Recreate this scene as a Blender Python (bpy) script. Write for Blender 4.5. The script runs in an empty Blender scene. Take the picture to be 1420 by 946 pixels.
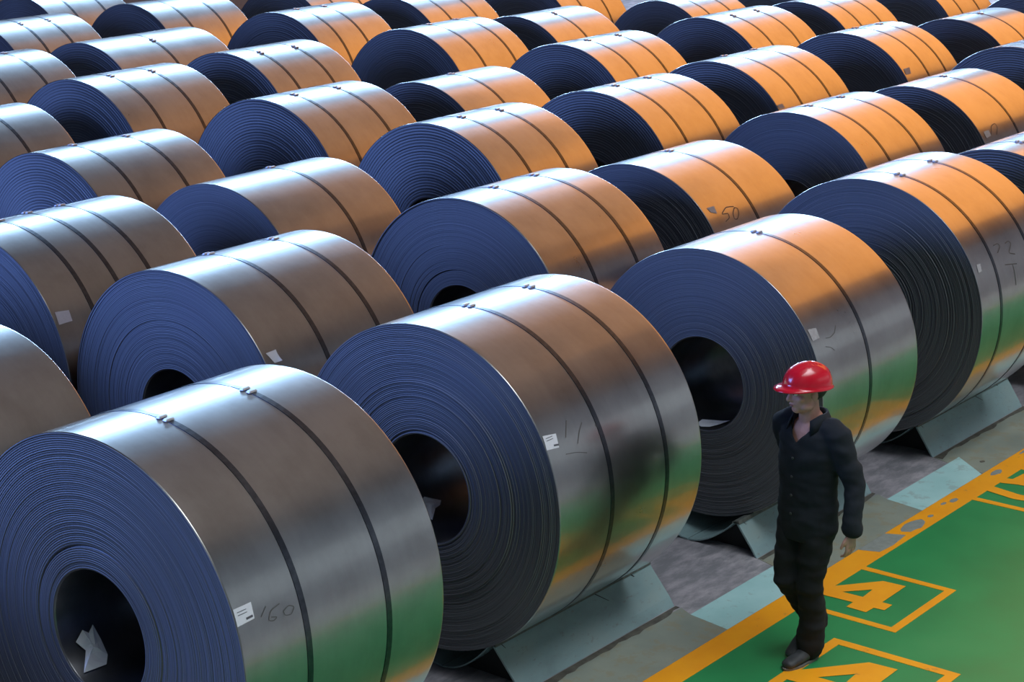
import bpy, bmesh, math, random
from mathutils import Vector, Matrix, noise
random.seed(7)
S = bpy.context.scene
COL = S.collection
PI = math.pi

# ------------------------------------------------------------------ camera
cam_d = bpy.data.cameras.new('camera')
cam = bpy.data.objects.new('camera', cam_d)
COL.objects.link(cam)
FW = Vector((-0.59747124, 0.75180646, -0.27895368))
RT = Vector((0.78453047, 0.62002026, -0.00931751))
UP = Vector((-0.16595197, 0.2244146, 0.96025935))
m = Matrix((RT, UP, -FW)).transposed().to_4x4()
m.translation = Vector((5.96113, -10.30945, 5.04924))
cam.matrix_world = m
cam_d.sensor_width = 36.0
cam_d.lens = 2830.95 / 1420.0 * 36.0
cam_d.clip_end = 300
S.camera = cam

# ------------------------------------------------------------------ world, lights, exposure
W = bpy.data.worlds.new('world')
S.world = W
W.use_nodes = True
W.node_tree.nodes['Background'].inputs[0].default_value = (0.10, 0.12, 0.16, 1)
W.node_tree.nodes['Background'].inputs[1].default_value = 0.15
S.view_settings.view_transform = 'Standard'
S.view_settings.look = 'None'
S.view_settings.gamma = 1
S.view_settings.use_curve_mapping = False
S.view_settings.exposure = 0.0


def area(name, loc, aim, sx, sy, col, power, spread=180):
    d = bpy.data.lights.new(name, 'AREA')
    d.shape = 'RECTANGLE'
    d.size, d.size_y = sx, sy
    d.color = col
    d.energy = power
    d.spread = math.radians(spread)
    o = bpy.data.objects.new(name, d)
    COL.objects.link(o)
    o.location = loc
    o.rotation_euler = (Vector(aim) - Vector(loc)).to_track_quat('-Z', 'Y').to_euler()
    return o


# warm skylight over the far end of the hall, cold windows to the left and behind
area('skylight_warm', (-4, 34.5, 14.6), (-4, 34.5, 0), 23, 28, (1.0, 0.36, 0.05), 3900)
area('skylight_warm_near', (-6, 17, 14.6), (-6, 17, 0), 18, 7, (1.0, 0.45, 0.16), 240)
area('fill_roof_warm', (1, 8, 14.6), (1, 8, 0), 18, 12, (1.0, 0.70, 0.50), 95)  # added fill in place of the roof's warm ambient glow
area('fill_ceiling_cool', (-16, 10, 14.6), (-16, 10, 0), 15, 16, (0.66, 0.78, 1.0), 150)  # added fill standing in for window light on the left ceiling
area('fill_walkway', (7, 4, 14.6), (7, 4, 0), 7, 40, (0.88, 0.95, 1.0), 2700, 82)  # added downlight to brighten the floor, spread kept out of coil reflections
area('window_light_left', (-23.6, 32, 11.5), (0, 32, 11.5), 40, 2.0, (0.40, 0.66, 1.0), 13000)
area('window_light_back', (-9, -11.0, 5.2), (-9, 0, 5.2), 7, 4.6, (0.20, 0.36, 1.0), 1750)
area('window_light_right', (14.6, 14, 6.2), (0, 14, 6.2), 30, 4, (0.68, 0.80, 0.84), 190)


# ------------------------------------------------------------------ material helpers
def new_mat(name):
    mt = bpy.data.materials.new(name)
    mt.use_nodes = True
    nt = mt.node_tree
    return mt, nt, nt.nodes['Principled BSDF']


def node(nt, typ, **kw):
    n = nt.nodes.new(typ)
    for k, v in kw.items():
        if k.startswith('i_'):
            key = k[2:]
            n.inputs[int(key) if key.isdigit() else key].default_value = v
        else:
            setattr(n, k, v)
    return n


def ramp(nt, fac, stops):
    r = nt.nodes.new('ShaderNodeValToRGB')
    el = r.color_ramp.elements
    while len(el) < len(stops):
        el.new(0.5)
    for e, (p, c) in zip(el, stops):
        e.position = p
        e.color = c if len(c) == 4 else (*c, 1)
    nt.links.new(fac, r.inputs[0])
    return r.outputs[0]


def noise_tex(nt, scale, detail=4, vec=None, rough=0.55):
    n = node(nt, 'ShaderNodeTexNoise')
    n.inputs['Scale'].default_value = scale
    n.inputs['Detail'].default_value = detail
    n.inputs['Roughness'].default_value = rough
    if vec is not None:
        nt.links.new(vec, n.inputs['Vector'])
    return n


def mapping(nt, scale, out='Object'):
    tc = node(nt, 'ShaderNodeTexCoord')
    mp = node(nt, 'ShaderNodeMapping')
    mp.inputs['Scale'].default_value = scale
    nt.links.new(tc.outputs[out], mp.inputs['Vector'])
    return mp.outputs[0]


def mix_col(nt, fac, a, b):
    mx = node(nt, 'ShaderNodeMix', data_type='RGBA')
    if isinstance(fac, float):
        mx.inputs[0].default_value = fac
    else:
        nt.links.new(fac, mx.inputs[0])
    for s, v in ((6, a), (7, b)):
        if isinstance(v, tuple):
            mx.inputs[s].default_value = (*v[:3], 1)
        else:
            nt.links.new(v, mx.inputs[s])
    return mx.outputs[2]


def plain(name, col, rough=0.5, metal=0.0, var=0.0, scale=20, bump=0.0, coat=0.0):
    mt, nt, p = new_mat(name)
    p.inputs['Base Color'].default_value = (*col, 1)
    p.inputs['Roughness'].default_value = rough
    p.inputs['Metallic'].default_value = metal
    p.inputs['Coat Weight'].default_value = coat
    if var or bump:
        n = noise_tex(nt, scale, 5, mapping(nt, (1, 1, 1)))
        if var:
            a = tuple(c * (1 - var) for c in col)
            b = tuple(min(1, c * (1 + var)) for c in col)
            nt.links.new(ramp(nt, n.outputs[0], [(0.3, a), (0.7, b)]), p.inputs['Base Color'])
        if bump:
            bp = node(nt, 'ShaderNodeBump')
            bp.inputs['Strength'].default_value = bump
            bp.inputs['Distance'].default_value = 0.01
            nt.links.new(n.outputs[0], bp.inputs['Height'])
            nt.links.new(bp.outputs[0], p.inputs['Normal'])
    return mt


# rolled steel of the outer wraps: circumferential grain, faint oil stains
def steel_mat():
    mt, nt, p = new_mat('rolled_steel')
    p.inputs['Metallic'].default_value = 1.0
    oi = node(nt, 'ShaderNodeObjectInfo')
    v = mapping(nt, (1.2, 14, 1.2))
    add = node(nt, 'ShaderNodeVectorMath', operation='ADD')
    nt.links.new(v, add.inputs[0])
    nt.links.new(oi.outputs['Location'], add.inputs[1])
    streak = noise_tex(nt, 2.2, 5, add.outputs[0], 0.6)
    v2 = mapping(nt, (1, 1, 1))
    add2 = node(nt, 'ShaderNodeVectorMath', operation='ADD')
    nt.links.new(v2, add2.inputs[0])
    nt.links.new(oi.outputs['Location'], add2.inputs[1])
    mott = noise_tex(nt, 3.0, 6, add2.outputs[0], 0.6)
    c1 = ramp(nt, streak.outputs[0], [(0.25, (0.385, 0.38, 0.375)), (0.55, (0.40, 0.395, 0.39)), (0.8, (0.41, 0.405, 0.40))])
    c2 = ramp(nt, mott.outputs[0], [(0.25, (0.72, 0.70, 0.68)), (0.6, (1, 1, 1))])
    mx = node(nt, 'ShaderNodeMix', data_type='RGBA', blend_type='MULTIPLY')
    mx.inputs[0].default_value = 0.8
    nt.links.new(c1, mx.inputs[6])
    nt.links.new(c2, mx.inputs[7])
    nt.links.new(mx.outputs[2], p.inputs['Base Color'])
    rg = node(nt, 'ShaderNodeMapRange')
    rg.inputs[3].default_value = 0.25
    rg.inputs[4].default_value = 0.33
    nt.links.new(mott.outputs[0], rg.inputs[0])
    nt.links.new(rg.outputs[0], p.inputs['Roughness'])
    p.inputs['Coat Weight'].default_value = 1.0      # film of rolling oil
    p.inputs['Coat Roughness'].default_value = 0.13
    p.inputs['Anisotropic'].default_value = 0.4
    p.inputs['Anisotropic Rotation'].default_value = 0.0
    tg = node(nt, 'ShaderNodeTangent', direction_type='RADIAL', axis='Y')
    nt.links.new(tg.outputs[0], p.inputs['Tangent'])
    return mt


# edges of the wound strip: dark, finely grooved, spread light across the grooves
def edge_mat():
    mt, nt, p = new_mat('wound_steel_edge')
    tc = node(nt, 'ShaderNodeTexCoord')
    sx = node(nt, 'ShaderNodeSeparateXYZ')
    nt.links.new(tc.outputs['Object'], sx.inputs[0])
    cb = node(nt, 'ShaderNodeCombineXYZ')
    nt.links.new(sx.outputs[0], cb.inputs[0])
    nt.links.new(sx.outputs[2], cb.inputs[1])
    ln = node(nt, 'ShaderNodeVectorMath', operation='LENGTH')
    nt.links.new(cb.outputs[0], ln.inputs[0])
    n1 = node(nt, 'ShaderNodeTexNoise', noise_dimensions='1D')
    n1.inputs['Scale'].default_value = 95
    n1.inputs['Detail'].default_value = 3
    nt.links.new(ln.outputs[1], n1.inputs['W'])
    c = ramp(nt, n1.outputs[0], [(0.3, (0.15, 0.155, 0.17)), (0.7, (0.22, 0.227, 0.245))])
    nt.links.new(c, p.inputs['Base Color'])
    p.inputs['Metallic'].default_value = 0.9
    p.inputs['Roughness'].default_value = 0.58
    p.inputs['Anisotropic'].default_value = 0.6
    p.inputs['Anisotropic Rotation'].default_value = 0.0
    tg = node(nt, 'ShaderNodeTangent', direction_type='RADIAL', axis='Y')
    nt.links.new(tg.outputs[0], p.inputs['Tangent'])
    bp = node(nt, 'ShaderNodeBump')
    bp.inputs['Strength'].default_value = 0.15
    bp.inputs['Distance'].default_value = 0.004
    nt.links.new(n1.outputs[0], bp.inputs['Height'])
    nt.links.new(bp.outputs[0], p.inputs['Normal'])
    return mt


M_STEEL = steel_mat()
M_EDGE = edge_mat()
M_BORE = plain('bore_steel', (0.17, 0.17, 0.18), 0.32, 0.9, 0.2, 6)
M_STRAP = plain('strap_steel', (0.085, 0.09, 0.105), 0.3, 1.0, 0.2, 30)
M_CLIP = plain('seal_steel', (0.75, 0.75, 0.78), 0.5, 0.8)
M_PAPER = plain('label_paper', (0.74, 0.74, 0.80), 0.7, 0, 0.04, 40)
M_SHEET = plain('sheet_paper', (0.78, 0.80, 0.86), 0.75, 0, 0.05, 12)
M_INK = plain('print_ink', (0.10, 0.10, 0.12), 0.8)
M_FAINT = plain('faint_marker_line', (0.16, 0.15, 0.145), 0.5, 0.5)
M_MARK = plain('marker_line', (0.09, 0.075, 0.07), 0.7)


def saddle_mat():
    mt, nt, p = new_mat('saddle_paint')
    v = mapping(nt, (1, 0.5, 1))
    n = noise_tex(nt, 4, 6, v)
    n2 = noise_tex(nt, 40, 4, v)
    c = ramp(nt, n.outputs[0], [(0.3, (0.19, 0.28, 0.285)), (0.5, (0.25, 0.37, 0.38)), (0.75, (0.31, 0.40, 0.385))])
    d = ramp(nt, n2.outputs[0], [(0.60, (0, 0, 0)), (0.75, (0.6, 0.6, 0.6))])
    nt.links.new(mix_col(nt, d, c, (0.20, 0.19, 0.16)), p.inputs['Base Color'])
    p.inputs['Roughness'].default_value = 0.5
    return mt


M_SADDLE = saddle_mat()
M_DARK = plain('hollow_shade_and_scrapes', (0.02, 0.022, 0.024), 0.8)  # shade of the wedge hollow as colour; scrape marks share it
M_PAD = plain('saddle_pad', (0.10, 0.11, 0.10), 0.8, 0, 0.3, 25)


# ------------------------------------------------------------------ mesh helpers
def mesh_obj(name, verts, faces, mat, parent=None, smooth=False, loc=None):
    me = bpy.data.meshes.new(name)
    me.from_pydata(verts, [], faces)
    if smooth:
        me.shade_smooth()
    me.materials.append(mat)
    o = bpy.data.objects.new(name, me)
    COL.objects.link(o)
    if parent is not None:
        o.parent = parent
    if loc is not None:
        o.location = loc
    return o


def tag(o, label=None, cat=None, group=None, kind=None):
    for k, v in (('label', label), ('category', cat), ('group', group), ('kind', kind)):
        if v:
            o[k] = v
    return o


def empty(name, loc, rz=0):
    o = bpy.data.objects.new(name, None)
    o.empty_display_size = 0.2
    COL.objects.link(o)
    o.location = loc
    o.rotation_euler = (0, 0, rz)
    return o


def box(name, lo, hi, mat, parent=None):
    x0, y0, z0 = lo
    x1, y1, z1 = hi
    v = [(x0, y0, z0), (x1, y0, z0), (x1, y1, z0), (x0, y1, z0), (x0, y0, z1), (x1, y0, z1), (x1, y1, z1), (x0, y1, z1)]
    f = [(0, 3, 2, 1), (4, 5, 6, 7), (0, 1, 5, 4), (1, 2, 6, 5), (2, 3, 7, 6), (3, 0, 4, 7)]
    return mesh_obj(name, v, f, mat, parent)


def lathe_y(name, prof, seg, mat, parent, smooth=True, flip=False):
    """prof: (radius, y) list revolved about the Y axis through the origin"""
    v, f = [], []
    cs = [(math.sin(2 * PI * k / seg), math.cos(2 * PI * k / seg)) for k in range(seg)]
    for r, y in prof:
        v += [(r * s, y, r * c) for s, c in cs]
    for i in range(len(prof) - 1):
        a, b = i * seg, (i + 1) * seg
        for k in range(seg):
            k2 = (k + 1) % seg
            f.append((a + k, a + k2, b + k2, b + k) if not flip else (a + k, b + k, b + k2, a + k2))
    return mesh_obj(name, v, f, mat, parent, smooth)


def on_cyl(R, th, y):
    t = math.radians(th)
    return (R * math.sin(t), y, R * math.cos(t))


def stroke(name, R, pts, w, mat, parent):
    """thin hand-drawn line lying on the cylinder, pts = (theta deg, y)"""
    P = []
    for (a, b), (c, d) in zip(pts[:-1], pts[1:]):
        for k in range(5):
            P.append((a + (c - a) * k / 5, b + (d - b) * k / 5))
    P.append(pts[-1])
    # smooth
    for _ in range(2):
        P = [P[0]] + [((P[i - 1][0] + 2 * P[i][0] + P[i + 1][0]) / 4, (P[i - 1][1] + 2 * P[i][1] + P[i + 1][1]) / 4) for i in range(1, len(P) - 1)] + [P[-1]]
    v, f = [], []
    for i, (a, y) in enumerate(P):
        a0, y0 = P[max(0, i - 1)]
        a1, y1 = P[min(len(P) - 1, i + 1)]
        du, dv = math.radians(a1 - a0) * R, y1 - y0
        L = math.hypot(du, dv) or 1
        nu, nv = -dv / L * w / 2, du / L * w / 2
        for s in (-1, 1):
            v.append(on_cyl(R, a + s * math.degrees(nu / R), y + s * nv))
    for i in range(len(P) - 1):
        f.append((2 * i, 2 * i + 1, 2 * i + 3, 2 * i + 2))
    return mesh_obj(name, v, f, mat, parent)


def patch(name, R, quad, mat, parent, n=5, lift=0.0):
    """paper stuck on the cylinder; quad = four (theta, y) corners"""
    v, f = [], []
    for i in range(n + 1):
        for j in range(n + 1):
            s, t = i / n, j / n
            a = [(quad[0][k] * (1 - s) + quad[1][k] * s) * (1 - t) + (quad[3][k] * (1 - s) + quad[2][k] * s) * t for k in (0, 1)]
            v.append(on_cyl(R + lift * (s * t) ** 2, a[0], a[1]))
    for i in range(n):
        for j in range(n):
            a = i * (n + 1) + j
            f.append((a, a + 1, a + n + 2, a + n + 1))
    return mesh_obj(name, v, f, mat, parent, True)


# ------------------------------------------------------------------ the hall
def concrete_mat():
    mt, nt, p = new_mat('worn_concrete')
    v = mapping(nt, (1, 1, 1))
    n = noise_tex(nt, 1.6, 7, v, 0.65)
    n2 = noise_tex(nt, 9, 6, mapping(nt, (1.0, 0.35, 1)), 0.7)
    c = ramp(nt, n.outputs[0], [(0.3, (0.27, 0.255, 0.28)), (0.55, (0.40, 0.37, 0.40)), (0.75, (0.50, 0.47, 0.48))])
    d = ramp(nt, n2.outputs[0], [(0.42, (0, 0, 0)), (0.62, (1, 1, 1))])
    nt.links.new(mix_col(nt, d, (0.20, 0.20, 0.215), c), p.inputs['Base Color'])
    p.inputs['Roughness'].default_value = 0.45
    return mt


def green_mat():
    mt, nt, p = new_mat('green_floor_paint')
    v = mapping(nt, (1, 1, 1))
    n = noise_tex(nt, 1.3, 6, v, 0.6)
    n2 = noise_tex(nt, 14, 6, mapping(nt, (1, 0.25, 1)), 0.75)
    c = ramp(nt, n.outputs[0], [(0.3, (0.014, 0.18, 0.055)), (0.6, (0.018, 0.235, 0.072)), (0.8, (0.035, 0.25, 0.08))])
    d = ramp(nt, n2.outputs[0], [(0.66, (0, 0, 0)), (0.8, (0.35, 0.35, 0.35))])
    nt.links.new(mix_col(nt, d, c, (0.20, 0.30, 0.19)), p.inputs['Base Color'])
    r = node(nt, 'ShaderNodeMapRange')
    r.inputs[3].default_value = 0.36
    r.inputs[4].default_value = 0.55
    nt.links.new(n.outputs[0], r.inputs[0])
    nt.links.new(r.outputs[0], p.inputs['Roughness'])
    return mt


def paint_mat(name, c0, c1, wear, wearcol, thr=0.62):
    mt, nt, p = new_mat(name)
    v = mapping(nt, (1, 1, 1))
    n = noise_tex(nt, 2.5, 5, v)
    n2 = noise_tex(nt, 7, 8, v, 0.7)
    c = ramp(nt, n.outputs[0], [(0.3, c0), (0.7, c1)])
    d = ramp(nt, n2.outputs[0], [(thr, (0, 0, 0)), (thr + 0.06, (wear, wear, wear))])
    nt.links.new(mix_col(nt, d, c, wearcol), p.inputs['Base Color'])
    p.inputs['Roughness'].default_value = 0.42
    return mt


M_CONC = concrete_mat()
M_GREEN = green_mat()
M_ORANGE = paint_mat('orange_line_paint', (0.80, 0.30, 0.008), (0.88, 0.37, 0.010), 0.7, (0.45, 0.22, 0.06))
M_TEAL = paint_mat('turquoise_floor_paint', (0.30, 0.53, 0.53), (0.40, 0.63, 0.63), 0.5, (0.27, 0.33, 0.32), 0.55)
M_DUST = paint_mat('dusty_floor_paint', (0.19, 0.22, 0.19), (0.27, 0.29, 0.24), 0.7, (0.24, 0.22, 0.15), 0.52)
M_CHIP = plain('bare_floor', (0.21, 0.235, 0.22), 0.6, 0, 0.15, 20)
M_WALL = plain('hall_wall_paint', (0.22, 0.22, 0.21), 0.8, 0, 0.1, 2)
M_ROOF = plain('roof_sheet', (0.20, 0.17, 0.15), 0.7, 0, 0.1, 2)

floor = tag(box('floor', (-24, -11.3, -0.2), (15, 52, 0), M_CONC), kind='structure')
for nm, lo, hi in (('wall_left', (-24.3, -11.3, 0), (-24, 52, 15)), ('wall_right', (15, -11.3, 0), (15.3, 52, 15)),
                   ('wall_far', (-24, 52, 0), (15, 52.3, 15)), ('wall_back', (-24, -11.6, 0), (15, -11.3, 15))):
    tag(box(nm, lo, hi, M_WALL), kind='structure')
tag(box('ceiling', (-24, -11.3, 15), (15, 52, 15.2), M_ROOF), kind='structure')


def flat(name, poly, z, mat, parent=floor):
    v = [(x, y, z) for x, y in poly] + [(x, y, 0.0) for x, y in poly]
    n = len(poly)
    area2 = sum(poly[i][0] * poly[(i + 1) % n][1] - poly[(i + 1) % n][0] * poly[i][1] for i in range(n))
    idx = list(range(n)) if area2 > 0 else list(range(n))[::-1]
    f = [tuple(idx)]
    for i in range(n):
        a, b = idx[i], idx[(i + 1) % n]
        f.append((a, a + n, b + n, b))
    return mesh_obj(name, v, f, mat, parent)


def frame(name, x0, y0, x1, y1, w, z, mat):
    o = [(x0, y0), (x1, y0), (x1, y1), (x0, y1)]
    i = [(x0 + w, y0 + w), (x1 - w, y0 + w), (x1 - w, y1 - w), (x0 + w, y1 - w)]
    v = [(x, y, z) for x, y in o + i] + [(x, y, 0) for x, y in o + i]
    f = []
    for k in range(4):
        k2 = (k + 1) % 4
        f += [(k, k2, 4 + k2, 4 + k), (k, 8 + k, 8 + k2, k2), (4 + k, 4 + k2, 12 + k2, 12 + k)]
    return mesh_obj(name, v, f, mat, floor)


flat('green_walkway', [(0.17, -11.2), (3.6, -11.2), (3.6, 51.9), (0.17, 51.9)], 0.002, M_GREEN)
flat('orange_line', [(0.0, -11.2), (0.178, -11.2), (0.178, 51.9), (0.0, 51.9)], 0.004, M_ORANGE)
flat('orange_line', [(3.6, -11.2), (3.78, -11.2), (3.78, 51.9), (3.6, 51.9)], 0.004, M_ORANGE)

# numbered bay boxes on the walkway
frame('number_box', 0.12, -0.215, 0.812, 0.578, 0.055, 0.0045, M_ORANGE)
FOUR = [(0.381, 0.434), (0.534, 0.446), (0.536, 0.130), (0.605, 0.136), (0.605, 0.035), (0.536, 0.030), (0.530, -0.058), (0.394, -0.055), (0.394, 0.028), (0.13, 0.016), (0.13, 0.16)]


def four(dx, dy, s=1.0):
    # outline with a slot-free hole: two polygons side by side
    P = lambda L: [(dx + (x) * s, dy + (y) * s) for x, y in L]
    a = P([(0.394, -0.055), (0.53, -0.058), (0.536, 0.03), (0.605, 0.035), (0.605, 0.136), (0.536, 0.136), (0.534, 0.446), (0.381, 0.434), (0.394, 0.27), (0.403, 0.136), (0.394, 0.028)])
    b = P([(0.13, 0.016), (0.394, 0.028), (0.403, 0.136), (0.262, 0.130), (0.13, 0.125)])
    c = P([(0.13, 0.125), (0.262, 0.130), (0.394, 0.275), (0.381, 0.434)])
    v, f = [], []
    for L in (a, b, c):
        n0 = len(v)
        v += [(x, y, 0.0048) for x, y in L]
        A = sum(L[i][0] * L[(i + 1) % len(L)][1] - L[(i + 1) % len(L)][0] * L[i][1] for i in range(len(L)))
        ids = list(range(n0, n0 + len(L)))
        f.append(tuple(ids if A > 0 else ids[::-1]))
    return mesh_obj('painted_number', v, f, M_ORANGE, floor)


four(0, 0)
frame('number_box', 0.562, -1.30, 1.376, -0.497, 0.066, 0.0045, M_ORANGE)
four(0.455, -1.165, 1.14)
frame('number_box', 0.12, 2.09, 0.93, 2.93, 0.06, 0.0045, M_ORANGE)


def ribbon(name, pts, w, z, mat):
    v, f = [], []
    for i, (x, y) in enumerate(pts):
        x0, y0 = pts[max(0, i - 1)]
        x1, y1 = pts[min(len(pts) - 1, i + 1)]
        L = math.hypot(x1 - x0, y1 - y0)
        nx, ny = -(y1 - y0) / L * w / 2, (x1 - x0) / L * w / 2
        v += [(x + nx, y + ny, z), (x - nx, y - ny, z)]
    for i in range(len(pts) - 1):
        f.append((2 * i, 2 * i + 1, 2 * i + 3, 2 * i + 2))
    return mesh_obj(name, v, f, mat, floor)


# a figure five, read along the walkway
arc = [(0.40 + 0.17 * math.cos(t), 2.475 + 0.150 * math.sin(t)) for t in [math.radians(q) for q in range(245, 466, 13)]]
ribbon('painted_number', [(0.15, 2.375), (0.24, 2.355)] + arc + [(0.28, 2.605), (0.17, 2.57)], 0.105, 0.0048, M_ORANGE)
ribbon('painted_number', [(0.265, 2.59), (0.265, 2.80), (0.62, 2.80)], 0.095, 0.0050, M_ORANGE)

# turquoise paint in the gaps, dusty strip in front of the saddles
SADDLES_A = [(-4.62, -3.10), (-2.19, -0.67), (0.284, 1.80), (2.73, 4.25), (5.30, 6.82)]
edges = [-9.0] + [e for s in SADDLES_A for e in s] + [51.0]
for i in range(0, len(edges) - 1):
    a, b = edges[i], edges[i + 1]
    if i % 2 == 0:
        flat('turquoise_strip', [(-0.30, a - 0.05), (-0.004, a - 0.10), (-0.004, b - 0.12), (-0.30, b + 0.12)], 0.0022, M_TEAL)
    else:
        flat('dusty_strip', [(-0.445, a), (-0.30, a - 0.05), (-0.004, a - 0.10), (-0.004, b - 0.10), (-0.30, b - 0.05), (-0.40, b)], 0.0021, M_DUST)

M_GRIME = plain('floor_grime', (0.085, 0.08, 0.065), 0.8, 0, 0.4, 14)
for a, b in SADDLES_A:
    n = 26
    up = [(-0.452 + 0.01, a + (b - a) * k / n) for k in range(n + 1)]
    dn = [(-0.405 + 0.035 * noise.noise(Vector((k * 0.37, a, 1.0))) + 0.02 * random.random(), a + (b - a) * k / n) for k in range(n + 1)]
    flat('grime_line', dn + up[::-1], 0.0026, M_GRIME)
    for q in range(2):
        cx, cy = -0.36 + 0.3 * random.random(), a + (b - a) * random.random()
        r = 0.008 + 0.014 * random.random()
        flat('floor_spot', [(cx + r * math.cos(t * PI / 5) * (0.7 + 0.5 * random.random()), cy + 1.6 * r * math.sin(t * PI / 5)) for t in range(10)], 0.0027, M_GRIME)

CHIPS = [[(0.0, 0.80), (0.13, 0.85), (0.145, 1.00), (0.125, 1.22), (0.0, 1.16)], ]
for poly in CHIPS:
    flat('paint_chip', poly, 0.0045, M_CHIP)
for cx, cy, rx, ry in ((0.085, 1.40, 0.055, 0.13), (0.084, 2.0, 0.022, 0.05), (0.055, 1.9, 0.014, 0.035), (0.066, 2.70, 0.03, 0.075), (0.095, 1.63, 0.016, 0.03), (0.03, 3.25, 0.012, 0.09), (0.12, 3.5, 0.014, 0.05)):
    flat('paint_chip', [(cx + rx * math.cos(a * PI / 7) * (0.85 + 0.3 * random.random()), cy + ry * math.sin(a * PI / 7) * (0.85 + 0.3 * random.random())) for a in range(14)], 0.0046, M_CHIP)

# ------------------------------------------------------------------ steel coils
RB = 0.317
COILS = [
    ('A0', -0.920, -4.729, 1.319, 0.966, 1.147), ('A1', -1.025, -2.308, 1.351, 0.940, 1.119), ('A2', -0.986, 0.421, 1.263, 0.903, 1.049),
    ('A3', -0.978, 2.534, 1.262, 0.949, 1.105), ('A4', -0.978, 4.684, 1.280, 0.892, 1.043),
    ('B0', -3.062, -4.836, 1.280, 0.936, 1.081), ('B1', -3.096, -2.236, 1.335, 0.939, 1.095), ('B2', -3.055, 0.462, 1.322, 0.948, 1.066),
    ('B3', -3.056, 2.567, 1.260, 0.893, 1.024), ('B4', -3.067, 4.999, 1.366, 0.913, 1.067), ('B5', -3.063, 7.198, 1.364, 0.889, 1.034),
    ('B6', -3.067, 9.420, 1.280, 0.943, 1.098),
    ('C0', -4.999, -2.268, 1.350, 0.947, 1.082), ('C1', -5.010, -0.037, 1.273, 0.904, 1.057), ('C2', -5.011, 2.418, 1.263, 0.951, 1.110),
    ('C3', -5.004, 4.698, 1.301, 0.942, 1.085), ('C4', -5.020, 6.750, 1.379, 0.934, 1.115), ('C5', -5.011, 9.324, 1.200, 0.944, 1.101),
    ('C6', -5.008, 11.930, 1.315, 0.888, 1.037), ('C7', -5.008, 14.10, 1.30, 0.930, 1.085),
    ('D0', -6.992, -0.032, 1.328, 0.915, 1.057), ('D1', -6.984, 2.425, 1.281, 0.974, 1.099), ('D2', -6.999, 4.572, 1.264, 0.894, 1.051),
    ('D3', -7.006, 6.889, 1.358, 0.932, 1.114), ('D4', -7.000, 9.592, 1.406, 0.938, 1.105), ('D5', -6.995, 11.726, 1.280, 0.932, 1.084),
    ('D6', -6.995, 14.30, 1.30, 0.93, 1.085),
    ('E0', -9.039, 0.159, 1.280, 0.912, 1.065), ('E1', -9.029, 2.008, 1.281, 0.995, 1.123), ('E2', -9.046, 3.965, 1.194, 0.979, 1.157),
    ('E3', -9.040, 6.717, 1.300, 0.956, 1.117), ('E4', -9.039, 8.671, 1.246, 0.928, 1.083), ('E5', -9.038, 11.677, 1.280, 0.875, 1.023),
    ('E6', -9.038, 14.20, 1.30, 0.93, 1.085),
    ('F0', -11.083, 1.947, 1.280, 0.970, 1.127), ('F1', -11.081, 3.842, 1.577, 0.968, 1.122), ('F2', -11.086, 6.753, 1.272, 0.973, 1.138),
    ('F3', -11.083, 8.758, 1.280, 0.968, 1.124), ('F4', -11.083, 11.40, 1.30, 0.95, 1.10),
    ('G0', -13.438, 4.295, 1.280, 0.957, 1.109), ('G1', -13.440, 6.581, 1.365, 0.955, 1.115), ('G2', -13.440, 9.20, 1.30, 0.94, 1.09),
    ('B9', -3.060, -7.200, 1.30, 0.93, 1.085), ('C9', -5.000, -4.62, 1.28, 0.94, 1.09),  # unseen row neighbours, added to shade the near end faces
    ('H0', -15.5, 6.55, 1.30, 0.94, 1.09),
]
STRAPS = {
    'A0': [(.299, 6), (.702, 6)], 'A1': [(.348, -3), (.738, -2)], 'A2': [(.486, 1)], 'A3': [(.246, 6), (.701, 4)], 'B1': [(.366, -10), (.743, -6)],
    'B2': [(.334, -3), (.73, -5)], 'B3': [(.504, -5)], 'B4': [(.291, -4), (.708, -4)], 'B5': [(.526, -2)], 'C0': [(.243, -5), (.455, -9), (.676, -10)],
    'C1': [(.578, -9)], 'C2': [(.306, 2), (.682, 4)], 'C3': [(.293, 0), (.725, -2)], 'C4': [(.317, -9), (.722, -9)], 'C5': [(.403, -7), (.734, -2)],
    'C6': [(.485, 3)], 'D0': [(.281, -4), (.679, -1)], 'D1': [(.28, 4), (.69, 6)], 'D2': [(.472, -5)], 'D3': [(.302, 3), (.684, 5)], 'D4': [(.303, 9), (.69, 8)],
    'E0': [(.2, 0), (.6, 0)], 'E1': [(.29, 6), (.657, 9)], 'E2': [(.265, 12), (.683, 12)], 'E3': [(.348, -2), (.76, -5)], 'E4': [(.458, 10)], 'F1': [(.485, 16)],
    'F2': [(.281, 0), (.599, 4)], 'G0': [(.344, 14), (.659, 14)], 'B0': [(.42, 0)],
}
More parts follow.
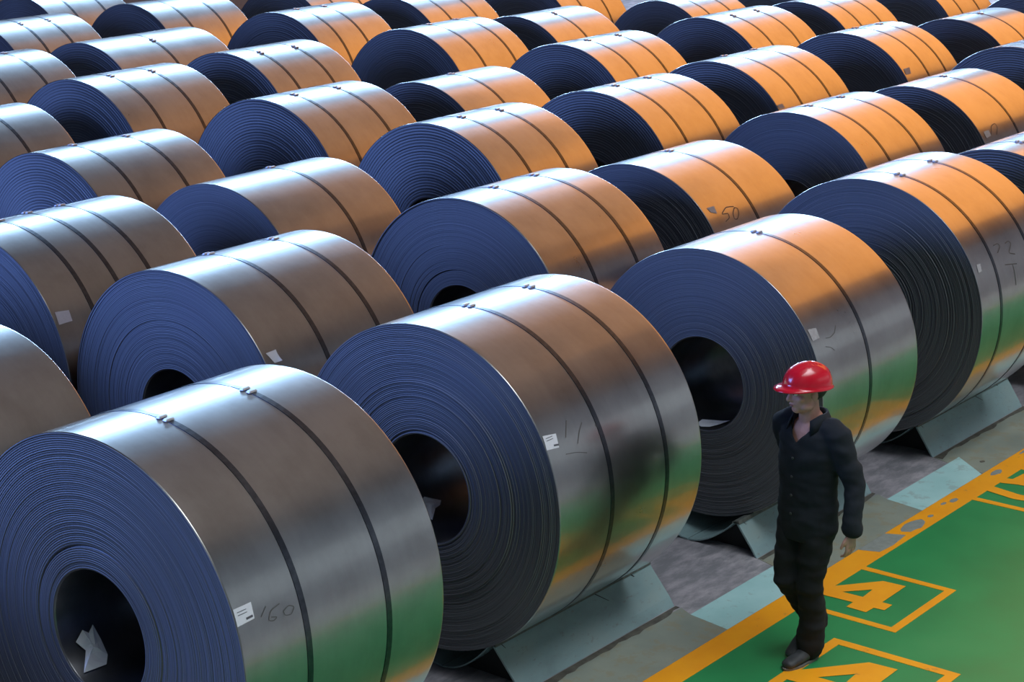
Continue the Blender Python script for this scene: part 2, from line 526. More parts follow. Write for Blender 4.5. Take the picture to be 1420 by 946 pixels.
LABELS = {  # paper stickers near the front edge, (theta, y) corners
    'A0': [(68.1, 0.005), (68.1, 0.112), (72.4, 0.106), (72.7, 0.002)], 'A1': [(59.9, 0.012), (60.8, 0.118), (65.3, 0.102), (64.6, 0.002)],
    'B1': [(54.2, 0.035), (54.0, 0.121), (58.8, 0.104), (58.5, 0.065)], 'C0': [(57.0, 0.033), (57.7, 0.142), (62.2, 0.136), (62.3, 0.025)],
    'B3': [(46.5, 0.075), (46.5, 0.173), (50.9, 0.153), (49.2, 0.088)], 'A2': [(57.1, 0.024), (57.8, 0.119), (62.1, 0.11), (62.1, 0.026)],
    'C5': [(49.8, 0.043), (49.6, 0.179), (54.1, 0.136), (54.1, 0.023)], 'C4': [(52.6, 0.009), (52.4, 0.113), (55.4, 0.114), (55.4, 0.02)],
    'B5': [(54.6, 0.073), (54.4, 0.184), (58.3, 0.174), (58.9, 0.069)], 'A3': [(63.0, 0.069), (63.2, 0.126), (66.4, 0.109), (66.7, 0.055)],
}
DIMLABEL = {'B3', 'A2', 'C5', 'C4', 'B5', 'A3'}
M_DULL = plain('dull_label', (0.42, 0.40, 0.42), 0.6, 0.1, 0.1, 40)  # greyer paper for the fainter stickers
MARKS = {
    'A0': [[(70.8, 0.186), (72.9, 0.144)], [(71.6, 0.265), (72.4, 0.204), (74.6, 0.18), (75.2, 0.21), (74.6, 0.235), (74.0, 0.20)], [(73.9, 0.275), (73.0, 0.313), (74.0, 0.345), (75.6, 0.318), (75.2, 0.28), (73.9, 0.275)]],
    'A1': [[(58.2, 0.241), (63.3, 0.181)], [(60.8, 0.35), (63.4, 0.298), (66.6, 0.256)], [(63.2, 0.448), (64.2, 0.452), (64.4, 0.466), (63.6, 0.476)], [(68.2, 0.137), (69.0, 0.225), (70.6, 0.308)]],
    'B3': [[(50.0, 0.405), (49.5, 0.361), (49.1, 0.302), (51.9, 0.203), (52.2, 0.25), (52.5, 0.29), (54.9, 0.274), (56.1, 0.202)], [(50.6, 0.405), (53.1, 0.347), (56.3, 0.325), (56.8, 0.363), (54.1, 0.422), (51.4, 0.438), (50.6, 0.405)]],
    'A3': [[(58.4, 0.409), (58.2, 0.48), (59.9, 0.495), (62.0, 0.422)], [(59.5, 0.582), (59.0, 0.642), (60.5, 0.664), (62.1, 0.624), (64.0, 0.576), (65.5, 0.662)], [(68.0, 0.467), (69.7, 0.643)], [(69.1, 0.578), (74.2, 0.575), (78.3, 0.563)]],
    'A2': [[(60.0, 0.338), (62.6, 0.295), (63.6, 0.227), (63.1, 0.175)], [(66.2, 0.142), (67.3, 0.197), (69.1, 0.229)]],
    'B5': [[(57.6, 0.186), (52.4, 0.275), (51.6, 0.37), (54.4, 0.375), (58.7, 0.288)]],
}
ROWNAME = {'A': 'the front row beside the green walkway', 'B': 'the second row back from the walkway', 'C': 'the third row back from the walkway',
           'D': 'the fourth row back from the walkway', 'E': 'the fifth row back from the walkway', 'F': 'the sixth row back from the walkway',
           'G': 'the seventh row back from the walkway', 'H': 'the rearmost row'}
ORD = ['leftmost', 'second from left', 'third from left', 'fourth from left', 'fifth from left', 'sixth from left', 'seventh from left', 'eighth from left']
SPECIAL = {
    'A0': 'big foreground steel coil at lower left with crumpled white paper in its bore',
    'A1': 'steel coil with white sticker at centre foreground, second in the front row',
    'A2': 'single-strap steel coil right behind the man in the red helmet',
    'A3': 'steel coil at right edge marked 22 on its orange-lit side',
    'A4': 'steel coil cut by the right edge, behind the coil marked 22',
    'B0': 'steel coil cut by the left edge, beside the foreground coil, in the second row',
    'B1': 'blue-faced steel coil with a peeling white tag, behind the lower left foreground coil',
    'B2': 'steel coil behind the centre foreground coil, top of its dark bore just showing',
    'B3': 'single-strap orange-lit steel coil with 50 written by its edge',
    'C0': 'three-strap steel coil at the left edge with a white tag',
    'B9': 'unseen steel coil just outside the left edge, nearest the viewer in the second row',
    'C9': 'unseen steel coil just outside the left edge, in the third row',
    'H0': 'steel coil whose dark top peeks out at the top left corner, in the rearmost row',
}


def face_profile(R, n, amp, rnd, gap=False):
    """stepped edge of the wound strip, outer radius to bore"""
    prof = [(R - 0.001, 0.004)]
    step = (R - RB) / n
    off = 0.0
    for k in range(n):
        ro = R - k * step
        off = 0.72 * off + rnd.gauss(0, amp)
        o = off + (rnd.gauss(0, amp * 1.6) if rnd.random() < 0.18 else 0)
        if k == n - 1:
            o = -0.002
        if gap and k == n - 11:
            o += 0.012
        prof += [(ro - step * 0.06, o + 0.0008), (ro - step * 0.16, o), (ro - step * 0.84, o), (ro - step * 0.94, o + 0.0008), (ro - step, o + 0.0016)]
    prof += [(RB, 0.012)]
    return prof


face_cache = {}
for code, x, y, L, R, zc in COILS:
    row, idx = code[0], int(code[1])
    rnd = random.Random(code)
    near = code in ('A0', 'A1', 'A2', 'A3', 'B0', 'B1', 'B2', 'C0', 'B3', 'B4', 'C1')
    seg = 128 if near else 72
    root = empty('steel_coil', (x, y, zc))
    lab = SPECIAL.get(code, 'dark-ended steel coil, %s in %s' % (ORD[min(idx, 7)], ROWNAME[row]))
    tag(root, lab, 'steel coil', 'steel coils stored in rows')
    # outer wrap with softly rounded edges
    lathe_y('outer_wrap', [(R - 0.002, 0.0005), (R, 0.003), (R, 0.006), (R, 0.016), (R, 0.03), (R, L * 0.25), (R, L * 0.5), (R, L * 0.75), (R, L - 0.03), (R, L - 0.016), (R, L - 0.007), (R - 0.001, L - 0.003), (R - 0.004, L)], seg, M_STEEL, root)
    nw = 62 if near else 26
    amp = {'A1': 0.0022, 'B2': 0.0020, 'A2': 0.0014, 'A3': 0.0018, 'B4': 0.002, 'B3': 0.0018}.get(code, 0.0011)
    lathe_y('end_face', face_profile(R - 0.002, nw, amp, rnd, code in ('A0', 'B2')), seg if near else 64, M_EDGE, root, True)
    b = lathe_y('end_face', [(RB, L - 0.01), (RB, L), (R - 0.002, L)], 64, M_EDGE, root, False)
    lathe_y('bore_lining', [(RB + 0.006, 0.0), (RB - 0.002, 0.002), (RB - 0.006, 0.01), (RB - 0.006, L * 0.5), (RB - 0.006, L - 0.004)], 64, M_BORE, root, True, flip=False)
    for fr, th in STRAPS.get(code, [(.31, 0), (.69, 0)]):
        ys = L * fr
        w = 0.017
        st = lathe_y('strap', [(R - 0.001, ys - w), (R + 0.0025, ys - w), (R + 0.0025, ys + w), (R - 0.001, ys + w)], seg, M_STRAP, root, False)
        st.data.shade_flat()
        for q in range(2):
            t0 = th - 1.6 + q * 2.7
            v, f = [], []
            for a in (-0.75, -0.45, 0.45, 0.75):
                for (u, h) in ((-0.026, 0.0005), (-0.021, 0.011), (0.021, 0.011), (0.026, 0.0005)):
                    hh = h if abs(a) < 0.6 else min(h, 0.004)
                    v.append(on_cyl(R + 0.002 + hh, t0 + a, ys + u))
            for i in range(3):
                for j in range(3):
                    k = i * 4 + j
                    f.append((k, k + 1, k + 5, k + 4))
            f += [(0, 4, 8, 12), (3, 15, 11, 7), (0, 3, 2, 1), (12, 13, 14, 15)]
            mesh_obj('strap_seal', v, f, M_CLIP, st)
    if code in LABELS:
        qd = LABELS[code]
        p = patch('paper_label', R + 0.0022, qd, M_DULL if code in DIMLABEL else M_PAPER, root, 5, 0.03 if code == 'B1' else 0.0)
        if code in ('A0', 'A1'):
            a = [qd[3][0] * 0.8 + qd[0][0] * 0.2, qd[2][0] * 0.8 + qd[1][0] * 0.2]
            stroke('printed_code', R + 0.0032, [(a[0] * 0.45 + a[1] * 0.55, qd[0][1] + 0.055), (a[1], qd[0][1] + 0.095)], 0.010, M_INK, p)
            for dz in (0.25, 0.42):
                t = qd[0][0] + (qd[3][0] - qd[0][0]) * dz
                stroke('printed_code', R + 0.0032, [(t, qd[0][1] + 0.015), (t, qd[0][1] + 0.07)], 0.003, M_INK, p)
    for pts in MARKS.get(code, []):
        stroke('marker_stroke', R + 0.0012, pts, 0.0075 if code in ('B3', 'A3', 'B5') else 0.0045, M_MARK if code in ('B3', 'A3', 'B5') else M_FAINT, root)

CO = {c[0]: c for c in COILS}


# ------------------------------------------------------------------ saddles
def saddle(x, y0, y1, zc, R, label, foot=False):
    AX = 0.367
    za = zc - math.sqrt(R * R - AX * AX) - 0.010
    L = y1 - y0
    for s in (-1, 1):
        root = empty('saddle_wedge', (x, y0, 0))
        tag(root, (label if s > 0 else label.replace('saddle wedge', 'far-side wedge')), 'saddle wedge', 'steel saddle wedges under the coils')
        # bent plate: outer slope, ridge, concave cradle
        BO = (-0.452 - x) if (foot and s > 0) else 0.525
        pr = [(BO, 0.0), (BO - 0.035, 0.055), (AX + 0.012, za)]
        cr = []
        for k in range(9):
            t = k / 8
            xx = AX - 0.012 - t * (AX - 0.015)
            zz = 0.012 + (za - 0.014) * (1 - t) ** 1.9
            cr.append((xx, zz))
        outer, inner = pr, [(AX, za + 0.002)] + cr
        th = 0.012

        def plate(name, prof, mat, off):
            v, f = [], []
            n = len(prof)
            for yy in (0, L):
                for (a, b) in prof:
                    v.append((s * a, yy, b))
                for (a, b) in prof:
                    v.append((s * (a + off[0]), yy, max(0.0, b + off[1])))
            for i in range(n - 1):
                a, b, c, d = i, i + 1, 2 * n + i + 1, 2 * n + i
                f += [(a, b, c, d), (a + n, d + n, c + n, b + n), (i, i + n, i + 1 + n, i + 1), (2 * n + i, 2 * n + i + 1, 3 * n + i + 1, 3 * n + i)]
            for i in (0, n - 1):
                f.append((i, i + n, i + 3 * n, i + 2 * n))
            o = mesh_obj(name, v, f, mat, root)
            bm = bmesh.new()
            bm.from_mesh(o.data)
            bmesh.ops.recalc_face_normals(bm, faces=bm.faces)
            bm.to_mesh(o.data)
            bm.free()
            return o
        plate('sloping_plate', outer, M_SADDLE, (-0.012, -0.004))
        if s > 0:
            # scrape marks from lowering coils, lying on the slope
            e0, e1 = Vector(((BO - 0.035) * s, 0, 0.055)), Vector(((AX + 0.012) * s, 0, za))
            nn = Vector((e1.z - e0.z, 0, -(e1.x - e0.x))).normalized() * 0.0015
            for ya, ta, yb, tb, w in ((0.93, 0.97, 1.02, 0.62, 0.012), (1.30, 0.99, 1.33, 0.84, 0.02), (0.05, 0.98, 0.07, 0.80, 0.008)):
                A, B = e0.lerp(e1, ta) + nn, e0.lerp(e1, tb) + nn
                vv = [(A.x, ya * L / 1.52 - w / 2, A.z), (A.x, ya * L / 1.52 + w / 2, A.z), (B.x, yb * L / 1.52 + w / 4, B.z), (B.x, yb * L / 1.52 - w / 4, B.z)]
                mesh_obj('scrape_mark', vv, [(0, 1, 2, 3)], M_DARK, root)
        plate('cradle_plate', inner, M_SADDLE, (0.0, -0.010))
        # near-black sheet standing in for the shade inside the open hollow
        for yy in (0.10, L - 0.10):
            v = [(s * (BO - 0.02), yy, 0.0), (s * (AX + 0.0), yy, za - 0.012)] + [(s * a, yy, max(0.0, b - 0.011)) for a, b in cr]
            mesh_obj('hollow_shade', v, [tuple(range(len(v)))], M_DARK, root)
        # packing strip between plate and coil
        v = []
        for yy in (0.0, L):
            for a, b in ((AX - 0.03, za - 0.012), (AX + 0.03, za - 0.012), (AX + 0.024, za + 0.013), (AX - 0.026, za - 0.0045)):
                v.append((s * a, yy, b))
        f = [(0, 1, 2, 3), (7, 6, 5, 4)] + [(i, (i + 1) % 4, (i + 1) % 4 + 4, i + 4) for i in range(4)]
        mesh_obj('packing_strip', v, f, M_PAD, root)


for code, x, y, L, R, zc in COILS:
    row, idx = code[0], int(code[1])
    if row == 'A':
        a, b = SADDLES_A[idx]
        lab = ['grey-green steel saddle wedge under the lower left foreground coil', 'grey-green steel saddle wedge under the centre foreground coil',
               'grey-green steel saddle wedge behind the man, under the single-strap coil', 'grey-green steel saddle wedge under the coil marked 22',
               'grey-green steel saddle wedge at the right edge, farthest along the walkway'][idx]
    else:
        a, b = y - 0.02 + 0.02, y + L
        lab = ('steel saddle wedge under the coil outside the left edge, %s' % ROWNAME[row].replace(' back from the walkway', ' from walkway')) if idx == 9 else 'steel saddle wedge under %s coil, %s' % (ORD[min(idx, 7)], ROWNAME[row].replace(' back from the walkway', ' from walkway'))
    saddle(x, a, b, zc, R, lab, row == 'A')


# ------------------------------------------------------------------ loose paper in the bores
def bore_paper(code, pts, label, lift, seed):
    _, x, y, L, R, zc = CO[code]
    rnd = random.Random(seed)
    rr = RB - 0.006 - 0.004
    cth = sum(p[0] for p in pts) / len(pts)
    cy = sum(p[1] for p in pts) / len(pts)
    n = len(pts)
    v, f = [], []
    for ring in range(3):
        s = (1.0, 0.62, 0.25)[ring]
        for th, yy in pts:
            r = rr - lift * (0.25 + 0.75 * (1 - s)) * (0.5 + rnd.random()) - 0.002
            q = on_cyl(r, cth + (th - cth) * s, cy + (yy - cy) * s)
            v.append((q[0], q[1], q[2]))
    v.append(on_cyl(rr - lift * 1.1, cth, cy))
    for ring in range(2):
        for k in range(n):
            a, b = ring * n + k, ring * n + (k + 1) % n
            f.append((a, b, b + n, a + n))
    for k in range(n):
        f.append((2 * n + k, 2 * n + (k + 1) % n, 3 * n))
    o = mesh_obj('paper_sheet', v, f, M_SHEET, None, False, (x, y, zc))
    md = o.modifiers.new('thickness', 'SOLIDIFY')
    md.thickness = 0.0012
    tag(o, label, 'paper', 'loose papers inside the coil bores')


bore_paper('A0', [(-108.6, 0.199), (-124.3, 0.209), (-140.0, 0.199), (-148.0, 0.162), (-147.5, 0.092), (-146.7, 0.029), (-128.0, 0.106), (-117.4, 0.074), (-109.6, 0.134), (-114.4, 0.163)],
           'crumpled white paper sheet lying in the bore of the lower left foreground coil', 0.03, 1)
bore_paper('A1', [(-127.0, 0.269), (-138.2, 0.368), (-142.3, 0.341), (-143.7, 0.293), (-156.0, 0.20), (-146.1, 0.18), (-130, 0.20)],
           'folded white paper poking out inside the bore of the centre foreground coil', 0.02, 2)
bore_paper('A2', [(-165.4, 0.13), (172.4 - 360, 0.20), (162.3 - 360, 0.205), (166 - 360, 0.12), (172.9 - 360, 0.045), (-176.9, 0.024), (-168, 0.04)],
           'flat white paper at the bottom of the bore behind the man', 0.008, 3)


# ------------------------------------------------------------------ the walking man
def add_chain(bm, pts, seg=16):
    """capsule chain; pts = (x, y, z, rx, ry) with circular/elliptic sections"""
    P = [Vector(p[:3]) for p in pts]
    rings = []
    n = len(P)

    tot = (P[-1] - P[0]).normalized()
    a0 = Vector((1, 0, 0)) if abs(tot.x) < 0.8 else Vector((0, 0, 1))
    axes, prev = [], a0
    for i in range(n):
        t = (P[min(n - 1, i + 1)] - P[max(0, i - 1)]).normalized()
        ux = prev - t * prev.dot(t)
        if ux.length < 0.15:
            ux = Vector((0, 0, 1)) - t * t.z
        ux = ux.normalized()
        axes.append((t, ux, t.cross(ux)))

    def frame_at(i):
        return axes[i]

    def ring(c, ux, uy, rx, ry):
        rings.append([bm.verts.new(c + ux * rx * math.cos(2 * PI * k / seg) + uy * ry * math.sin(2 * PI * k / seg)) for k in range(seg)])
    t, ux, uy = frame_at(0)
    r0 = min(pts[0][3], pts[0][4])
    for a in (80, 55, 28):
        s = math.radians(a)
        ring(P[0] - t * r0 * math.sin(s), ux, uy, pts[0][3] * math.cos(s), pts[0][4] * math.cos(s))
    for i in range(n):
        t, ux, uy = frame_at(i)
        ring(P[i], ux, uy, pts[i][3], pts[i][4])
    r1 = min(pts[-1][3], pts[-1][4])
    for a in (28, 55, 80):
        s = math.radians(a)
        ring(P[-1] + t * r1 * math.sin(s), ux, uy, pts[-1][3] * math.cos(s), pts[-1][4] * math.cos(s))
    for a, b in zip(rings[:-1], rings[1:]):
        for k in range(seg):
            bm.faces.new((a[k], a[(k + 1) % seg], b[(k + 1) % seg], b[k]))
    bm.faces.new(rings[0][::-1])
    bm.faces.new(rings[-1])


def add_ball(bm, c, r, rot=None):
    M = Matrix.Translation(Vector(c))
    if rot is not None:
        M = M @ rot.to_4x4()
    M = M @ Matrix.Diagonal((*r, 1))
    bmesh.ops.create_uvsphere(bm, u_segments=20, v_segments=14, radius=1, matrix=M)


def fuse(name, bm, voxel, smooth_it, mat, parent, fold=0.0, fscale=9.0, cut=None):
    """one continuous surface: voxel remesh, smooth, optional cloth folds"""
    bmesh.ops.recalc_face_normals(bm, faces=bm.faces)
    me = bpy.data.meshes.new(name + '_raw')
    bm.to_mesh(me)
    bm.free()
    o = bpy.data.objects.new(name + '_raw', me)
    COL.objects.link(o)
    r = o.modifiers.new('r', 'REMESH')
    r.mode = 'VOXEL'
    r.voxel_size = voxel
    sm = o.modifiers.new('s', 'SMOOTH')
    sm.iterations = smooth_it
    sm.factor = 0.5
    dg = bpy.context.evaluated_depsgraph_get()
    dg.update()
    out = bpy.data.meshes.new_from_object(o.evaluated_get(dg), depsgraph=dg)
    bpy.data.objects.remove(o)
    bm = bmesh.new()
    bm.from_mesh(out)
    if fold:
        bm.normal_update()
        for v in bm.verts:
            p = v.co
            d = noise.noise(Vector((p.x * fscale, p.y * fscale, p.z * fscale * 1.9))) + 0.5 * noise.noise(Vector((p.x * fscale * 2 + 9, p.y * fscale * 2, p.z * fscale * 4)))
            v.co = p + v.normal * d * fold
    if cut is not None:
        dead = [f for f in bm.faces if cut(f.calc_center_median())]
        bmesh.ops.delete(bm, geom=dead, context='FACES')
        for _ in range(6):                      # even out the cut edge
            new = {}
            for v in bm.verts:
                if v.is_boundary:
                    nb = [e.other_vert(v).co for e in v.link_edges if e.is_boundary]
                    if len(nb) == 2:
                        new[v] = v.co * 0.4 + (nb[0] + nb[1]) * 0.3
            for v, c in new.items():
                v.co = c
    bm.to_mesh(out)
    bm.free()
    out.name = name
    out.materials.clear()
    out.materials.append(mat)
    out.shade_smooth()
    ob = bpy.data.objects.new(name, out)
    COL.objects.link(ob)
    if parent is not None:
        ob.parent = parent
    return ob


M_SKIN = plain('skin', (0.56, 0.29, 0.22), 0.5, 0, 0.08, 30)
M_JACKET = plain('navy_jacket_cloth', (0.008, 0.011, 0.016), 0.95, 0, 0.25, 18)
M_TROUSER = plain('black_trouser_cloth', (0.007, 0.008, 0.010), 0.95, 0, 0.25, 18)
M_SHOE = plain('dusty_black_leather', (0.035, 0.037, 0.038), 0.55, 0, 0.4, 25)
M_SOLE = plain('shoe_sole', (0.16, 0.155, 0.14), 0.8)
M_RED = plain('red_helmet_plastic', (0.62, 0.006, 0.022), 0.22, 0, coat=0.4)
M_HAIR = plain('black_hair', (0.012, 0.011, 0.010), 0.6)
M_EYEW = plain('eye_white', (0.7, 0.68, 0.65), 0.3)
M_IRIS = plain('eye_iris', (0.02, 0.012, 0.008), 0.2)
M_LIP = plain('lip', (0.34, 0.13, 0.11), 0.5)
M_BAND = plain('helmet_band', (0.55, 0.5, 0.42), 0.6)

HEADROT = Matrix.Rotation(math.radians(-24), 3, 'Z') @ Matrix.Rotation(math.radians(4), 3, 'X')
HC = Vector((0.0, -0.045, 1.575))            # head centre


def H(x, y, z):
    return HC + HEADROT @ Vector((x, y, z))


bm = bmesh.new()
# torso and legs under the clothes
add_chain(bm, [(0, 0, 0.92, .15, .10), (0, 0, 1.08, .135, .095), (0, -0.005, 1.24, .155, .105), (0, 0.0, 1.35, .15, .085), (0, 0.005, 1.41, .07, .065)])
add_chain(bm, [(0, 0.0, 1.38, .064, .062), (0, -0.015, 1.45, .056, .058), (0, -0.03, 1.52, .055, .06)])
LEGL = [(0.085, 0.0, 0.90), (0.06, -0.035, 0.50), (0.03, 0.02, 0.085)]
LEGR = [(-0.085, 0.0, 0.90), (-0.075, -0.07, 0.50), (-0.055, 0.14, 0.17)]
for lg in (LEGL, LEGR):
    a, k, c = lg
    mid = [(k[i] + c[i]) / 2 for i in range(3)]
    add_chain(bm, [(*a, .075, .08), (*k, .048, .05), (mid[0], mid[1] + 0.015, mid[2], .046, .05), (*c, .032, .035)])
ARML = [(0.185, 0.005, 1.365), (0.275, 0.05, 1.09), (0.305, 0.0, 0.86)]
ARMR = [(-0.185, 0.005, 1.365), (-0.225, 0.12, 1.10), (-0.19, 0.17, 0.87)]
for ar in (ARML, ARMR):
    a, k, c = ar
    add_chain(bm, [(a[0] * 0.8, a[1], a[2], .05, .05), (*a, .048, .048), (*k, .037, .037), (*c, .026, .022)])
# hands: palm, four curled fingers, thumb from the side of the palm
for ar, s in ((ARML, 1), (ARMR, -1)):
    w = Vector(ar[2])
    add_chain(bm, [(w.x, w.y, w.z, .020, .026), (w.x + s * 0.004, w.y - 0.004, w.z - 0.045, .015, .038), (w.x + s * 0.002, w.y - 0.006, w.z - 0.085, .0135, .040)])
    for i, (dy, ln) in enumerate(((-0.034, .072), (-0.012, .080), (0.010, .075), (0.031, .060))):
        b = Vector((w.x + s * 0.002, w.y - 0.004 + dy, w.z - 0.09))
        m1 = b + Vector((-s * 0.004, 0.0, -ln * 0.45))
        m2 = m1 + Vector((-s * 0.016, 0.002, -ln * 0.30))
        m3 = m2 + Vector((-s * 0.018, 0.002, -ln * 0.14))
        add_chain(bm, [(*b, .0095, .0095), (*m1, .0088, .0088), (*m2, .008, .008), (*m3, .007, .007)], 10)
    t0 = w + Vector((0, -0.028, -0.035))
    t1 = t0 + Vector((-s * 0.008, -0.026, -0.030))
    t2 = t1 + Vector((-s * 0.012, -0.006, -0.032))
    add_chain(bm, [(*t0, .013, .013), (*t1, .0105, .0105), (*t2, .0085, .0085)], 10)
# head
add_ball(bm, H(0, 0.012, 0.03), (.076, .098, .085), HEADROT)
add_ball(bm, H(0, -0.022, -0.030), (.063, .070, .085), HEADROT)
add_ball(bm, H(0, -0.058, -0.088), (.032, .028, .025), HEADROT)      # chin
for s in (-1, 1):
    add_ball(bm, H(s * 0.042, -0.055, -0.022), (.024, .022, .020), HEADROT)  # cheek
    add_ball(bm, H(s * 0.030, -0.078, 0.026), (.028, .013, .010), HEADROT)   # brow
    add_ball(bm, H(s * 0.050, -0.020, -0.070), (.020, .035, .024), HEADROT)  # jaw
    add_ball(bm, H(s * 0.079, 0.012, -0.008), (.009, .020, .031), HEADROT)   # ear
P0, P1 = H(0, -0.086, 0.012), H(0, -0.106, -0.028)
add_chain(bm, [(*P0, .010, .010), (*P1, .014, .013)], 10)                     # nose
for s in (-1, 1):
    add_ball(bm, H(s * 0.012, -0.094, -0.032), (.010, .010, .008), HEADROT)
add_ball(bm, H(0, -0.084, -0.056), (.026, .012, .009), HEADROT)               # lips
add_ball(bm, H(0, -0.080, -0.066), (.022, .012, .008), HEADROT)
MAN = (0.565, -0.86, 0.0)
man = fuse('person', bm, 0.0052, 3, M_SKIN, None)
man.location = MAN
man.rotation_euler = (0, 0, math.radians(-10))
man.scale = (1.035, 1.035, 1.035)
tag(man, 'man in red hard hat and dark navy work clothes walking on green walkway', 'person')

for s in (-1, 1):
    e = H(s * 0.031, -0.077, 0.006)
    bm = bmesh.new()
    add_ball(bm, e, (.0125, .0125, .0095), HEADROT)
    me = bpy.data.meshes.new('eye')
    bm.to_mesh(me)
    bm.free()
    me.shade_smooth()
    me.materials.append(M_EYEW)
    eo = bpy.data.objects.new('eye', me)
    COL.objects.link(eo)
    eo.parent = man
    bm = bmesh.new()
    add_ball(bm, H(s * 0.031, -0.0865, 0.006), (.0055, .004, .0055), HEADROT)
    me = bpy.data.meshes.new('iris')
    bm.to_mesh(me)
    bm.free()
    me.materials.append(M_IRIS)
    io = bpy.data.objects.new('iris', me)
    COL.objects.link(io)
    io.parent = eo
bm = bmesh.new()
add_ball(bm, H(0, -0.0905, -0.0585), (.022, .0075, .0045), HEADROT)
add_ball(bm, H(0, -0.0885, -0.0655), (.018, .0075, .0045), HEADROT)
me = bpy.data.meshes.new('mouth')
bm.to_mesh(me)
bm.free()
me.shade_smooth()
me.materials.append(M_LIP)
o = bpy.data.objects.new('mouth', me)
COL.objects.link(o)
o.parent = man
# short hair below the helmet rim
bm = bmesh.new()
add_ball(bm, H(0, 0.030, 0.022), (.0795, .092, .080), HEADROT)
fuse('hair', bm, 0.006, 2, M_HAIR, man, 0.001, 40, cut=lambda c: (HEADROT.transposed() @ (c - HC)).y < 0.0 or (HEADROT.transposed() @ (c - HC)).z < -0.052)

# jacket with V neck
bm = bmesh.new()
add_chain(bm, [(0, 0.0, 0.80, .185, .135), (0, 0, 0.95, .18, .13), (0, 0, 1.08, .175, .125), (0, -0.005, 1.24, .19, .13), (0, 0.0, 1.345, .185, .108), (0, 0.005, 1.40, .10, .08)], 24)
for ar in (ARML, ARMR):
    a, k, c = ar
    add_chain(bm, [(a[0] * 0.75, a[1], a[2] + 0.01, .07, .07), (a[0], a[1], a[2] - 0.005, .075, .075), (*k, .060, .062), (c[0], c[1], c[2] + 0.03, .053, .058)])
    add_chain(bm, [(c[0], c[1], c[2] + 0.05, .052, .058), (c[0], c[1], c[2] + 0.005, .055, .062)])
jk = fuse('jacket', bm, 0.011, 3, M_JACKET, man, 0.011, 7,
          cut=lambda c: (c.y < -0.02 and c.z > 1.30 and abs(c.x - 0.0) < (c.z - 1.30) * 0.85) or c.z < 0.745 or (c.z > 1.405 and abs(c.x) < 0.085))
md = jk.modifiers.new('thickness', 'SOLIDIFY')
md.thickness = 0.006
# collar: band round the neck, open at the front, points folded down
v, f = [], []
NC = 22
for i in range(NC + 1):
    a = math.radians(-90 + 44 + 272 * i / NC)
    front = max(0.0, -math.sin(a))
    for rr, zz in ((0.083, 1.372 - 0.05 * front ** 2), (0.080, 1.455 - 0.055 * front ** 2), (0.092, 1.457 - 0.06 * front ** 2), (0.118, 1.395 - 0.075 * front ** 2)):
        v.append((rr * math.cos(a), 0.0 + rr * 1.02 * math.sin(a) - 0.022 * front, zz))
for i in range(NC):
    for j in range(3):
        k = i * 4 + j
        f.append((k, k + 1, k + 5, k + 4))
cl = mesh_obj('collar', v, f, M_JACKET, jk, True)
cl.modifiers.new('thickness', 'SOLIDIFY').thickness = 0.005
# buttons and chest pocket flap
for i in range(4):
    bm = bmesh.new()
    add_ball(bm, (0.0, -0.141 - (0.004 if i else 0), 1.22 - i * 0.105), (.008, .004, .008))
    me = bpy.data.meshes.new('button')
    bm.to_mesh(me)
    bm.free()
    me.materials.append(M_SHOE)
    bo = bpy.data.objects.new('button', me)
    COL.objects.link(bo)
    bo.parent = jk

# trousers
bm = bmesh.new()
add_chain(bm, [(0, 0, 0.93, .16, .115), (0, 0.0, 0.84, .165, .12)], 24)
for lg in (LEGL, LEGR):
    a, k, c = lg
    mid = [(k[i] + c[i]) / 2 for i in range(3)]
    add_chain(bm, [(a[0], a[1], a[2] - 0.02, .095, .105), (a[0] * 0.95, (a[1] + k[1]) / 2, 0.70, .085, .095), (*k, .073, .08), (mid[0], mid[1] + 0.02, mid[2], .07, .08), (c[0], c[1] + 0.005, c[2] + 0.05, .072, .083), (c[0], c[1] + 0.01, c[2] - 0.005, .070, .085)])
tr = fuse('trousers', bm, 0.011, 3, M_TROUSER, man, 0.012, 7)

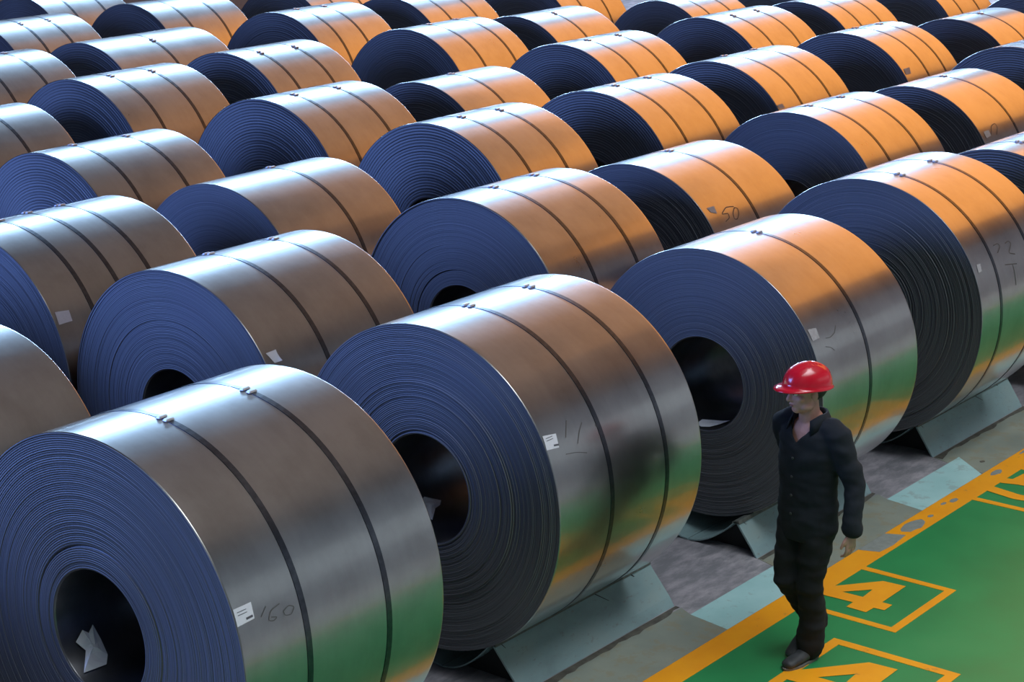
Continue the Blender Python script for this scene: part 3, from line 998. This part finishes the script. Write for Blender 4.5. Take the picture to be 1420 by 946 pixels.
# shoes
for nm, c, pitch in (('shoe', LEGL[2], 0), ('shoe', LEGR[2], 28)):
    rot = Matrix.Rotation(math.radians(pitch), 3, 'X')
    piv = Vector((c[0], c[1], c[2] - 0.085))

    def T(x, y, z):
        q = rot @ Vector((x, y, z))
        return piv + q
    bm = bmesh.new()
    A = [T(0, 0.045, 0.05), T(0, -0.03, 0.055), T(0, -0.11, 0.043), T(0, -0.185, 0.034)]
    add_chain(bm, [(*A[0], .036, .036), (*A[1], .038, .042), (*A[2], .045, .032), (*A[3], .040, .025)])
    P = T(0, 0.02, 0.085)
    add_ball(bm, P, (.036, .045, .04), rot)
    sh = fuse('shoe', bm, 0.007, 3, M_SHOE, man)
    v, f = [], []
    n = 24
    for zz, g in ((0.0, 0.96), (0.018, 1.0), (0.018, 0.98)):
        for k in range(n):
            a = 2 * PI * k / n
            yy = -0.068 - 0.150 * math.sin(a)
            wd = (0.046 if math.sin(a) > 0 else 0.038) * (1 - 0.25 * max(0, -math.sin(a)) * 0)
            q = T(wd * g * math.cos(a), -0.068 - 0.150 * g * math.sin(a), zz)
            v.append(q)
    f.append(tuple(range(n))[::-1])
    for j in range(2):
        for k in range(n):
            f.append((j * n + k, j * n + (k + 1) % n, (j + 1) * n + (k + 1) % n, (j + 1) * n + k))
    f.append(tuple(range(2 * n, 3 * n)))
    mesh_obj('sole', [tuple(q) for q in v], f, M_SOLE, sh)


# helmet: ribbed shell, brim, inner band
def helmet():
    v, f = [], []
    NA, NR = 48, 14
    base = H(0, 0.008, 0.040)
    R3 = HEADROT @ Matrix.Rotation(math.radians(-6), 3, 'X')
    for i in range(NR + 1):
        e = i / NR * PI / 2
        for k in range(NA):
            a = 2 * PI * k / NA
            cx, cy = math.cos(a), math.sin(a)
            r = math.cos(e)
            rid = 0.0
            X = 0.108 * r * cx
            if abs(X) < 0.022 and e > 0.35:
                rid = 0.007
            elif 0.035 < abs(X) < 0.05 and e > 0.5:
                rid = 0.003
            q = Vector((X, 0.138 * r * cy, 0.118 * math.sin(e) ** 0.9 + rid))
            v.append(base + R3 @ q)
    for i in range(NR):
        for k in range(NA):
            f.append((i * NA + k, i * NA + (k + 1) % NA, (i + 1) * NA + (k + 1) % NA, (i + 1) * NA + k))
    # brim ring: grows towards the front into a peak
    b0 = len(v)
    for j in (1, 2):
        for k in range(NA):
            a = 2 * PI * k / NA
            fr = max(0.0, -math.sin(a)) ** 1.6
            ext = (0.010 + 0.042 * fr) * j / 2
            q = Vector(((0.108 + ext * 0.85) * math.cos(a), (0.138 + ext) * math.sin(a), -0.006 * j - 0.010 * fr * j / 2))
            v.append(base + R3 @ q)
    for k in range(NA):
        k2 = (k + 1) % NA
        f.append((k, b0 + k, b0 + k2, k2))
        f.append((b0 + k, b0 + NA + k, b0 + NA + k2, b0 + k2))
    o = mesh_obj('hard_hat', [tuple(q) for q in v], f, M_RED, man, True)
    o['label'] = 'glossy red hard hat'
    md = o.modifiers.new('thickness', 'SOLIDIFY')
    md.thickness = 0.004
    vv, ff = [], []
    for j, zz in enumerate((-0.012, 0.012)):
        for k in range(32):
            a = 2 * PI * k / 32
            vv.append(tuple(base + R3 @ Vector((0.094 * math.cos(a), 0.116 * math.sin(a), zz))))
    for k in range(32):
        ff.append((k, (k + 1) % 32, 32 + (k + 1) % 32, 32 + k))
    mesh_obj('head_band', vv, ff, M_BAND, o, True)


helmet()
